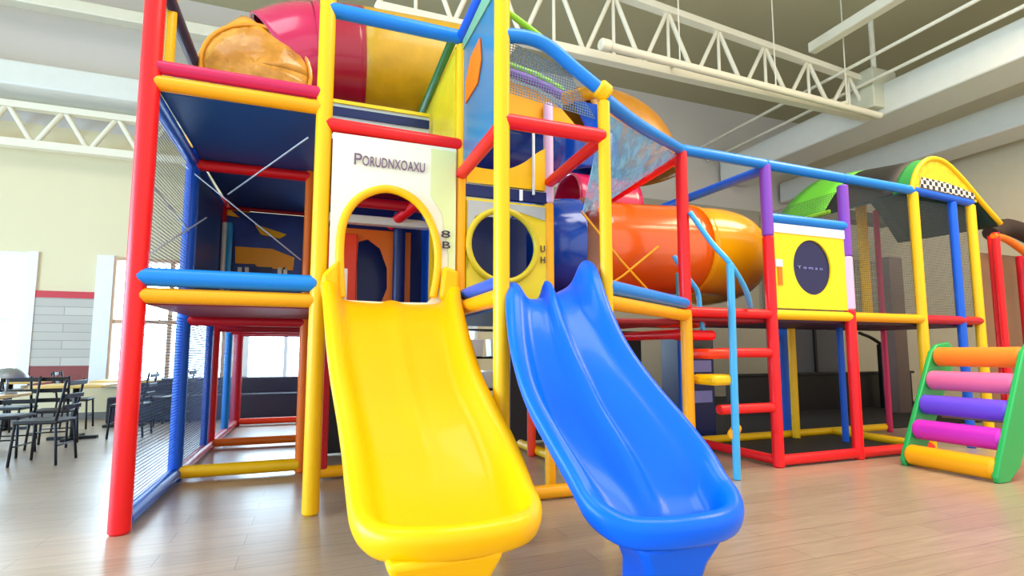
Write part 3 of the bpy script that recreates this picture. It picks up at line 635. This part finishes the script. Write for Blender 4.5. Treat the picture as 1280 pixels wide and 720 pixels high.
ut = tube_run('upper_crawl_tube', (0, 6.0, 3.2), 'upper amber, magenta and mustard crawl tube above the cream panel', [
    ([(1.9, 6.0, 4.58), (1.1, 6.0, 4.55), (.34, 6.0, 4.52)], YLT, 'mustard tube section'),
    ([(.34, 6.0, 4.52), (.11, 6.0, 4.5), (-.09, 6.0, 4.46)], DMT, 'crimson tube section'),
    ([(-.09, 6.0, 4.46), (-.27, 6.0, 4.41), (-.5, 6.0, 4.27)], MGT, 'magenta tube section'),
    ([(-.5, 6.0, 4.27), (-.68, 6.0, 4.08), (-.75, 6.0, 3.85), (-.75, 6.0, 3.17)], AMT, 'amber elbow section')], .59)
ring((-.09, 6.0, 4.46), (1, 0, .15), .62, MGT, ut); ring((.34, 6.0, 4.52), (1, 0, .06), .605, DMT, ut, .02)
wb = MB(); rows = []
for i in range(9):
    a = i/8*PI/2
    rows.append([(-.66+.48*math.cos(a)*math.cos(k*PI/12), 5.5-.16*math.sin(a), 3.98+.44*math.cos(a)*math.sin(k*PI/12)) for k in range(25)])
wb.grid(rows).build('bubble_window', WIND, ut, solid=.008)
MB().path([(-.66+.49*math.cos(k*PI/18), 5.46, 3.98+.45*math.sin(k*PI/18)) for k in range(36)], .022, 8, closed=True).build('window_rim', AMT, ut)
mt = tube_run('middle_crawl_tube', (3.9, 5.2, 1.9), 'orange and golden crawl tube behind the stairs, joined to a blue tube end', [
    ([(2.75, 5.2, 2.37), (3.5, 5.2, 2.4), (4.2, 5.2, 2.44)], ORT, 'orange tube section'),
    ([(4.2, 5.2, 2.44), (4.6, 5.2, 2.45), (4.85, 5.26, 2.43), (5.0, 5.5, 2.4), (5.02, 5.9, 2.38)], YOT, 'golden elbow section'),
    ([(2.66, 5.15, 2.36), (2.5, 5.2, 2.36), (2.4, 5.4, 2.36), (2.38, 5.8, 2.36)], BLT, 'blue tube elbow')], .53)
ring((4.2, 5.2, 2.44), (1, 0, .03), .56, YOT, mt, .02); ring((2.75, 5.2, 2.37), (1, 0, 0), .57, ORT, mt)
mg = tube_run('magenta_crawl_tube', (3.6, 6.3, 2.8), 'magenta crawl tube peeking over the orange tube behind the red post', [([(2.95, 5.95, 3.1), (3.4, 5.95, 3.1), (3.85, 5.95, 3.1)], MGT, 'magenta tube section')], .4)
gt = tube_run('gold_crawl_tube', (3.9, 6.3, 3.5), 'old gold crawl tube elbow dropping into a blue tube at the top', [
    ([(3.3, 6.3, 4.36), (3.7, 6.3, 4.42), (4.1, 6.3, 4.32), (4.35, 6.3, 4.05), (4.4, 6.3, 3.75)], GLD, 'old gold elbow section')], .5)
bt = tube_run('blue_crawl_tube', (3.0, 5.3, 2.8), 'upright blue crawl tube behind the light blue film', [([(3.35, 6.1, 3.55), (3.35, 6.1, 3.8), (3.35, 6.1, 4.1)], BLT, 'blue tube section')], .42)
ub = tube_run('blue_crawl_tube', (1.5, 5.3, 2.6), 'blue crawl tube behind the wavy yellow panel', [([(1.2, 4.95, 3.42), (1.5, 4.95, 3.42), (2.25, 4.95, 3.42)], BLT, 'blue tube section')], .42)

# ------------------------------------------------------------------ stairs between the red posts
stt = thing('play_stairs', (4.0, 4.3, 0), 'open stairs of red and yellow padded treads with light blue handrails', 'stairs')
def tread(x0, x1, y0, y1, z, m, lab): MB().box(x0, x1, y0, y1, z-.1, z).build('tread', m, stt, bevel=.035, label=lab)
tread(3.50, 3.80, 3.98, 4.3, .98, YEL, 'yellow padded tread'); tread(3.56, 3.9, 4.1, 4.4, 1.23, RORANGE, 'red padded tread'); tread(3.5, 3.85, 4.3, 4.6, 1.42, RED, 'red padded tread'); tread(3.48, 3.9, 4.5, 4.85, 1.56, RORANGE, 'red padded tread')
for z in (1.19, .62): MB().path([(3.78, Y0, z), (XH-.05, Y0, z)], .05, 12).build('rung', RED, stt)
MB().path([(3.7, 3.98, .42), (4.05, 4.3, .42)], .05, 12).build('rung', AMB, stt); 
foot = Vector((3.73, 3.98, 0)); top = Vector((3.75, 3.98, 2.06))
MB().path([foot, top], .036, 12).build('handrail_post', LBL, stt)
MB().path(catmull([(XG+.03, Y0-.07, 2.6), (3.62, 4.08, 2.28), (3.75, 3.98, 2.06), (4.0, 4.05, 1.82), (4.2, 4.2, 1.66)], 4), .027, 10).build('handrail', LBL, stt)
MB().path(catmull([(XG+.03, Y0+.2, 2.2), (3.6, 4.4, 1.95), (3.72, 4.42, 1.82), (3.74, 4.42, 1.6), (3.76, 4.4, 1.38)], 4), .026, 10).build('handrail', LBL, stt)
MB().path([(3.62, 4.6, 1.58), (3.62, 4.6, 2.05)], .03, 10).build('short_post', mat('teal_paint', (40, 150, 160), rough=.3), stt, label='teal short post')

# ------------------------------------------------------------------ foam roller climber
fc = thing('roller_climber', (6.25, 3.45, 0), 'leaning foam roller climber with green sides and five coloured rollers', 'climber')
GRNP = mat('green_painted_panel', (24, 172, 84), rough=.35, coat=.2)
prof = [(5.86, 0), (6.02, 0.0), (6.2, .12), (6.78, 1.05), (6.82, 1.24), (6.72, 1.31), (6.52, 1.28), (6.42, 1.2), (5.9, .2), (5.84, .06)]
for yy in (3.03, 3.84): MB().prism([(x, yy, z) for x, z in prof], (0, .05, 0)).build('side_panel', GRNP, fc, bevel=.012)
cols = [('amber', AMB), ('magenta', mat('orchid_vinyl', (206, 44, 190), **V)), ('violet', mat('violet_vinyl', (108, 76, 224), **V)), ('pink', mat('pink_vinyl', (238, 112, 160), **V)), ('orange', mat('tangerine_vinyl', (250, 136, 40), **V))]
for k, (nm, m) in enumerate(cols):
    f = k/4; x = 5.94+f*.57; z = .115+f*1.03
    MB().path([(x, 3.07, z), (x, 3.85, z)], .105, 20).build('foam_roller', m, fc, label=nm+' foam roller')
MB().path([(6.5, 3.08, .5), (6.5, 3.84, .5)], .02, 8).build('tie_rod', STEEL, fc)

# ------------------------------------------------------------------ canopy
cn = thing('arched_canopy', (8.2, 5.3, 3.2), 'arched lime, green and black canopy with yellow patterned front above the right bay', 'canopy')
fa = [(6.9, 3.22), (6.98, 3.42), (7.12, 3.58), (7.32, 3.68), (7.6, 3.66), (7.95, 3.46), (8.3, 3.2), (8.68, 2.94)]
ra = [(7.15, 3.3), (7.55, 3.72), (8.0, 4.08), (8.5, 4.34), (9.0, 4.36), (9.5, 4.1), (9.9, 3.75), (10.3, 3.3)]
fa = [(v.x, v.z) for v in catmull([(a, 0, b) for a, b in fa], 3)]; ra = [(v.x, v.z) for v in catmull([(a, 0, b) for a, b in ra], 3)]
def arc(t, dz=0):
    Y = 4.22+t*2.4; return [(a[0]+(b[0]-a[0])*t, Y, a[1]+(b[1]-a[1])*t+dz) for a, b in zip(fa, ra)]
for t0, t1, m, nm, lab in ((0, .1, mat('leaf_green_fabric', (50, 150, 70), rough=.6), 'canopy_strip', 'green fabric strip'), (.1, .55, mat('black_fabric', (22, 24, 26), rough=.6), 'canopy_strip', 'black fabric strip'), (.55, 1, mat('lime_fabric', (96, 190, 50), rough=.6), 'canopy_strip', 'lime fabric strip')):
    MB().grid([arc(t0+(t1-t0)*k/4) for k in range(5)]).build(nm, m, cn, solid=.015, label=lab)
MB().grid([arc(.02+.97*k/6, -.03) for k in range(7)]).build('lining', mat('dark_teal_fabric', (18, 66, 62), rough=.7), cn, solid=.01, label='dark teal lining')
MB().path(arc(0), .03, 10).build('front_edge', YEL, cn, label='yellow front arch edge')
MB().path([arc(1)[0], arc(.75)[0], arc(.5)[0]], .035, 10).build('lime_rail', LIME, cn, label='lime edge rail')
xs0 = [p for p in fa if p[0] < 8.25]
MB().prism([(6.96, 4.22, 3.24)]+[(x, 4.22, z-.02) for x, z in xs0[1:]]+[(8.2, 4.22, 3.19)], (0, .02, 0)).build('front_valance', mat('mottled_yellow_fabric', (238, 186, 30), rough=.5, var=.5, scale=14), cn, label='yellow patterned valance')
def check_mat():
    m, nt, b = base('black_white_checks'); N = nt.nodes; tc = N.new('ShaderNodeTexCoord'); c = N.new('ShaderNodeTexChecker'); c.inputs['Scale'].default_value = 18
    c.inputs['Color1'].default_value = (.8, .78, .7, 1); c.inputs['Color2'].default_value = (.02, .02, .02, 1)
    nt.links.new(tc.outputs['Object'], c.inputs['Vector']); nt.links.new(c.outputs['Color'], b.inputs['Base Color']); return m
MB().prism([(7.05, 4.2, 3.27), (8.15, 4.2, 3.22), (8.1, 4.2, 3.3), (7.6, 4.2, 3.38), (7.08, 4.2, 3.4)], (0, .015, 0)).build('checked_band', check_mat(), cn, smooth=False, label='black and white checked band')

# ------------------------------------------------------------------ red frame at the right edge
rf = thing('red_arch_gate', (9.4, 4.6, 0), 'red post frame with orange arched top rail at the right edge', 'play equipment')
BRN = mat('brown_panel', (150, 112, 84), rough=.6)
for X, Y, r in ((9.3, 4.6, .05), (9.5, 4.75, .05), (10.3, 4.8, .06)): MB().path([(X, Y, 0), (X, Y, 2.95 if X < 10 else 2.7)], r, 12).build('post', RED if X < 10 else CRIM, rf)
MB().path(catmull([(9.25, 4.6, 2.9), (9.6, 4.6, 2.86), (10.2, 4.6, 2.62), (11.2, 4.6, 2.2)], 4), .05, 12).build('top_rail', ORG, rf, label='orange top rail')
MB().box(9.6, 11.4, 5.0, 5.05, .0, 2.75).build('back_panel', BRN, rf, smooth=False, label='brown back panel')
MB().path(catmull([(9.6, 4.8, 3.0), (10.0, 4.8, 3.14), (10.6, 4.8, 3.05), (11.3, 4.8, 2.8)], 4), .13, 12).build('dark_bolster', mat('dark_brown_fabric', (50, 34, 30), rough=.7), rf, label='dark bolster on top')

# ------------------------------------------------------------------ dining furniture
WOODT = mat('honey_table_top', (226, 182, 96), rough=.35, var=.12, scale=4); SEATM = mat('black_seat_pad', (30, 28, 30), rough=.5)
def dining_table(x, y, label):
    t = thing('cafe_table', (x, y, 0), label, 'table', 'cafe tables by the windows')
    MB().box(x-.4, x+.4, y-.33, y+.33, .71, .75).build('table_top', WOODT, t, bevel=.01)
    MB().path([(x, y, .03), (x, y, .71)], .04, 10).build('pedestal', BLKM, t)
    MB().box(x-.28, x+.28, y-.04, y+.04, 0, .04).box(x-.04, x+.04, y-.28, y+.28, 0, .041).build('base', BLKM, t)
    return t
def chair_proto():
    t = thing('cafe_chair', (0, 0, 0), '', 'chair', 'black cafe chairs by the windows')
    MB().box(-.2, .2, -.2, .2, .43, .47).build('seat', SEATM, t, bevel=.015)
    for sx in (-1, 1):
        MB().path([(sx*.18, -.18, .43), (sx*.2, -.2, 0)], .014, 8).build('leg', BLKM, t)
        MB().path([(sx*.18, .18, .45), (sx*.2, .22, 0)], .014, 8).build('leg', BLKM, t)
        MB().path([(sx*.18, .18, .45), (sx*.185, .25, .9)], .014, 8).build('back_post', BLKM, t)
    for z in (.6, .72, .86): MB().box(-.18, .18, .2+(z-.45)*.15, .22+(z-.45)*.15, z-.025, z+.025).build('back_slat', BLKM, t, bevel=.004)
    for yy in (-.19, .2): MB().path([(-.19, yy, .2), (.19, yy, .2)], .009, 6).build('stretcher', BLKM, t)
    return t
TB = [(-3.45, 7.2), (-3.15, 8.98), (-2.9, 10.15), (-4.5, 10.4)]
TL = ['honey-topped cafe table nearest the camera at left edge', 'honey-topped cafe table second in the row from left edge', 'honey-topped cafe table beside the end of the navy booth bench',
      'honey-topped cafe table under the red wainscot pier']
proto = chair_proto(); first = True; k = 0
SIDE = [(.68, .0, -PI/2, 'play-structure side'), (-.68, .03, PI/2, 'wall side'), (.0, -.58, PI, 'front side'), (.1, .6, 0, 'window side')]
WHERE = ['front table at left edge', 'second table from left edge', 'table beside the navy booth bench', 'table under the red wainscot pier']
for i, (x, y) in enumerate(TB):
    dining_table(x, y, TL[i])
    for dx, dy, rz, sd in (SIDE, SIDE[:3], SIDE[:2], SIDE[2:3])[i]:
        c = proto if first else copy_tree(proto); first = False
        c.location = (x+dx+random.uniform(-.03, .03), y+dy, 0); c.rotation_euler = (0, 0, rz+random.uniform(-.12, .12))
        c['label'] = 'black slatted cafe chair on the %s of the %s' % (sd, WHERE[i])
LX = -3.14
lp = thing('table_lamp', (LX, 7.2, .75), 'small grey dome lamp standing on the front cafe table at left', 'lamp')
GLM = mat('grey_lamp_metal', (150, 152, 150), rough=.4, metal=.4)
MB().lathe([(.09, .752), (.09, .762), (.02, .775), (.014, .78)], (LX, 7.2, 0)).build('lamp_base', GLM, lp)
MB().path([(LX, 7.2, .77), (LX, 7.2, .94)], .012, 8).build('stem', GLM, lp)
MB().lathe([(.17, .92), (.17, .935), (.13, .985), (.07, 1.02), (.02, 1.03)], (LX, 7.2, 0)).build('lamp_shade', GLM, lp)
bn = thing('booth_bench', (-1.2, 11, 0), 'dark navy booth bench running under the windows', 'bench')
DKB = mat('dark_booth_vinyl', (34, 34, 58), rough=.5)
MB().box(-3.3, .6, 11.05, 11.4, 0, .72).build('backrest', DKB, bn, bevel=.03); MB().box(-3.3, .6, 10.6, 11.05, 0, .44).build('seat', DKB, bn, bevel=.03)
# items behind the frame at the middle and right
sh = thing('storage_rack', (2.6, 8.2, 0), 'black storage rack with white bins seen between the slides', 'rack')
for xx in (1.9, 3.1): MB().box(xx, xx+.05, 7.9, 8.3, 0, 1.6).build('upright', BLKM, sh)
for k, zz in enumerate((.12, .62, 1.12, 1.56)): MB().box(1.95, 3.1, 7.9, 8.3, zz-.03, zz).build('shelf_board', BLKM, sh, smooth=False)
for k, (xx, zz) in enumerate(((2.05, .62), (2.5, .62), (2.1, 1.12), (2.6, 1.12))):
    b = tag(MB().prism([(xx, 7.95, zz), (xx+.34, 7.95, zz), (xx+.37, 7.92, zz+.28), (xx-.03, 7.92, zz+.28)], (0, .3, 0)).build('storage_bin', WHITEP, bevel=.015),
            'white bin on the %s shelf of the black rack, %s' % (('middle', 'upper')[k//2], ('nearer the yellow slide', 'nearer the blue slide')[k % 2]), 'bin', 'bins on the black rack')
vm = thing('arcade_cabinet', (5.0, 6.0, 0), 'dark blue cabinet with lavender panels behind the stairs', 'cabinet')
MB().box(4.75, 5.25, 5.95, 6.5, .0, 1.5).build('body', mat('dark_blue_laminate', (20, 34, 92), rough=.4), vm, bevel=.02)
LAV = mat('lavender_panel', (150, 150, 220), rough=.4)
MB().box(4.82, 5.18, 5.93, 5.95, .92, 1.08).build('front_panel', LAV, vm, smooth=False); MB().box(4.82, 5.18, 5.93, 5.95, .5, .66).build('front_panel', LAV, vm, smooth=False)
MB().box(4.8, 5.2, 5.92, 5.95, 1.15, 1.42).build('screen', mat('dark_screen', (8, 8, 14), rough=.15), vm, smooth=False)
BLKW = mat('black_stained_wood', (30, 30, 34), rough=.5)
dk = thing('low_partition', (10, 8.05, 0), 'black low partition wall far behind the right bay', 'partition')
MB().box(7.4, 12.6, 8.0, 8.1, 0, .72).build('panel', BLKW, dk, smooth=False); MB().box(7.35, 12.65, 7.96, 8.14, .72, .77).build('cap', BLKW, dk, bevel=.01)
dkt = thing('grey_partition', (9.7, 8.3, 0), 'tall grey partition wall behind the round navy window panel', 'partition')
MB().box(8.75, 10.75, 8.3, 8.36, 0, 1.85).build('panel', mat('slate_panel', (104, 106, 114), rough=.6), dkt, smooth=False)
for xx in (9.3, 10.0): MB().box(xx, xx+.06, 8.26, 8.3, 0, 1.85).build('stile', BLKW, dkt, smooth=False)
DSHEET = mat('charcoal_floor', (34, 32, 36), rough=.9, bump=.3, bscale=200)
tag(MB().box(4.7, 13.5, 5.72, 11.3, .001, .012).build('floor_mat', DSHEET, smooth=False), 'charcoal sheet covering the floor behind the bay with the black ground mat', 'mat')  # dark sheet added to darken this stretch of floor
rl = thing('curved_rail', (10.5, 7.8, 0), 'dark curved handrail against the grey wall under the right bay', 'rail')
MB().path(catmull([at(1074, 416, 7.8), at(1092, 424, 7.8), at(1112, 440, 7.8), at(1128, 462, 7.8)], 4), .035, 8).build('rail', BLKM, rl)
for xx, zz in ((at(1101, 440, 7.8).x, 1.36), (at(1128, 440, 7.8).x, .93)): MB().box(xx-.06, xx+.06, 7.76, 7.84, 0.012, zz).build('rail_post', BLKM, rl, smooth=False)
tag(MB().box(at(1120, 440, 7.0).x, at(1136, 440, 7.0).x, 7.0, 7.22, 0, 3.1).build('support_column', mat('taupe_column_paint', (112, 98, 98), rough=.6), bevel=.02), 'slim taupe column behind the right bay, left of the far yellow post', 'column')

# ------------------------------------------------------------------ light
wd = bpy.data.worlds.new('sky'); scene.world = wd; wd.use_nodes = True
wn, wl = wd.node_tree.nodes, wd.node_tree.links; bg = wn['Background']
# added tint, warm from the right and blue from the left, colours the floor; brighter and cooler sky on the window side of the building than on the side behind the camera
tcw = wn.new('ShaderNodeTexCoord'); sx = wn.new('ShaderNodeSeparateXYZ'); wl.new(tcw.outputs['Generated'], sx.inputs[0])
mr = wn.new('ShaderNodeMapRange'); mr.inputs[1].default_value = -.2; mr.inputs[2].default_value = .5; mr.inputs[3].default_value = 1.25; mr.inputs[4].default_value = 10.0
wl.new(sx.outputs[1], mr.inputs[0]); wl.new(mr.outputs[0], bg.inputs[1])
mc = wn.new('ShaderNodeMix'); mc.data_type = 'RGBA'; mr2 = wn.new('ShaderNodeMapRange'); mr2.inputs[1].default_value = -.2; mr2.inputs[2].default_value = .5
wl.new(sx.outputs[1], mr2.inputs[0]); wl.new(mr2.outputs[0], mc.inputs[0]); mx0 = wn.new('ShaderNodeMix'); mx0.data_type = 'RGBA'; mr3 = wn.new('ShaderNodeMapRange'); mr3.inputs[1].default_value = -.7; mr3.inputs[2].default_value = .7
wl.new(sx.outputs[0], mr3.inputs[0]); wl.new(mr3.outputs[0], mx0.inputs[0]); mx0.inputs[6].default_value = (.74, .88, 1, 1); mx0.inputs[7].default_value = (1, .88, .72, 1)
wl.new(mx0.outputs[2], mc.inputs[6]); mc.inputs[7].default_value = (.6, .82, 1, 1)
wl.new(mc.outputs[2], bg.inputs[0])
def area(name, loc, size, power, rot=(0, 0, 0), color=(1, .97, .92)):
    l = bpy.data.lights.new(name, 'AREA'); l.shape = 'RECTANGLE'; l.size, l.size_y = size; l.energy = power; l.color = color
    o = bpy.data.objects.new(name, l); COL.objects.link(o); o.location = loc; o.rotation_euler = rot; return o
area('overhead_fill', (-3, 2.5, 7.9), (4, 3), 130, color=(.88, .95, 1)); area('overhead_fill', (3.5, 1.5, 7.9), (5, 3), 300, color=(1, .96, .9)); area('overhead_fill', (8, 2.5, 6.5), (3, 3), 330, color=(1, .76, .5))  # unseen overhead area lights added for brightness; the warm one tints the right floor
area('cool_side_fill', (-9.5, 2.5, 2.2), (3.0, 8), 900, (0, -PI/2, 0), (.4, .71, 1))  # added cool fill at the open left side, standing in for side windows
vs = scene.view_settings
scene.display_settings.display_device = 'sRGB'; vs.view_transform = 'Standard'; vs.look = 'None'; vs.exposure = .4; vs.gamma = 1; vs.use_curve_mapping = False
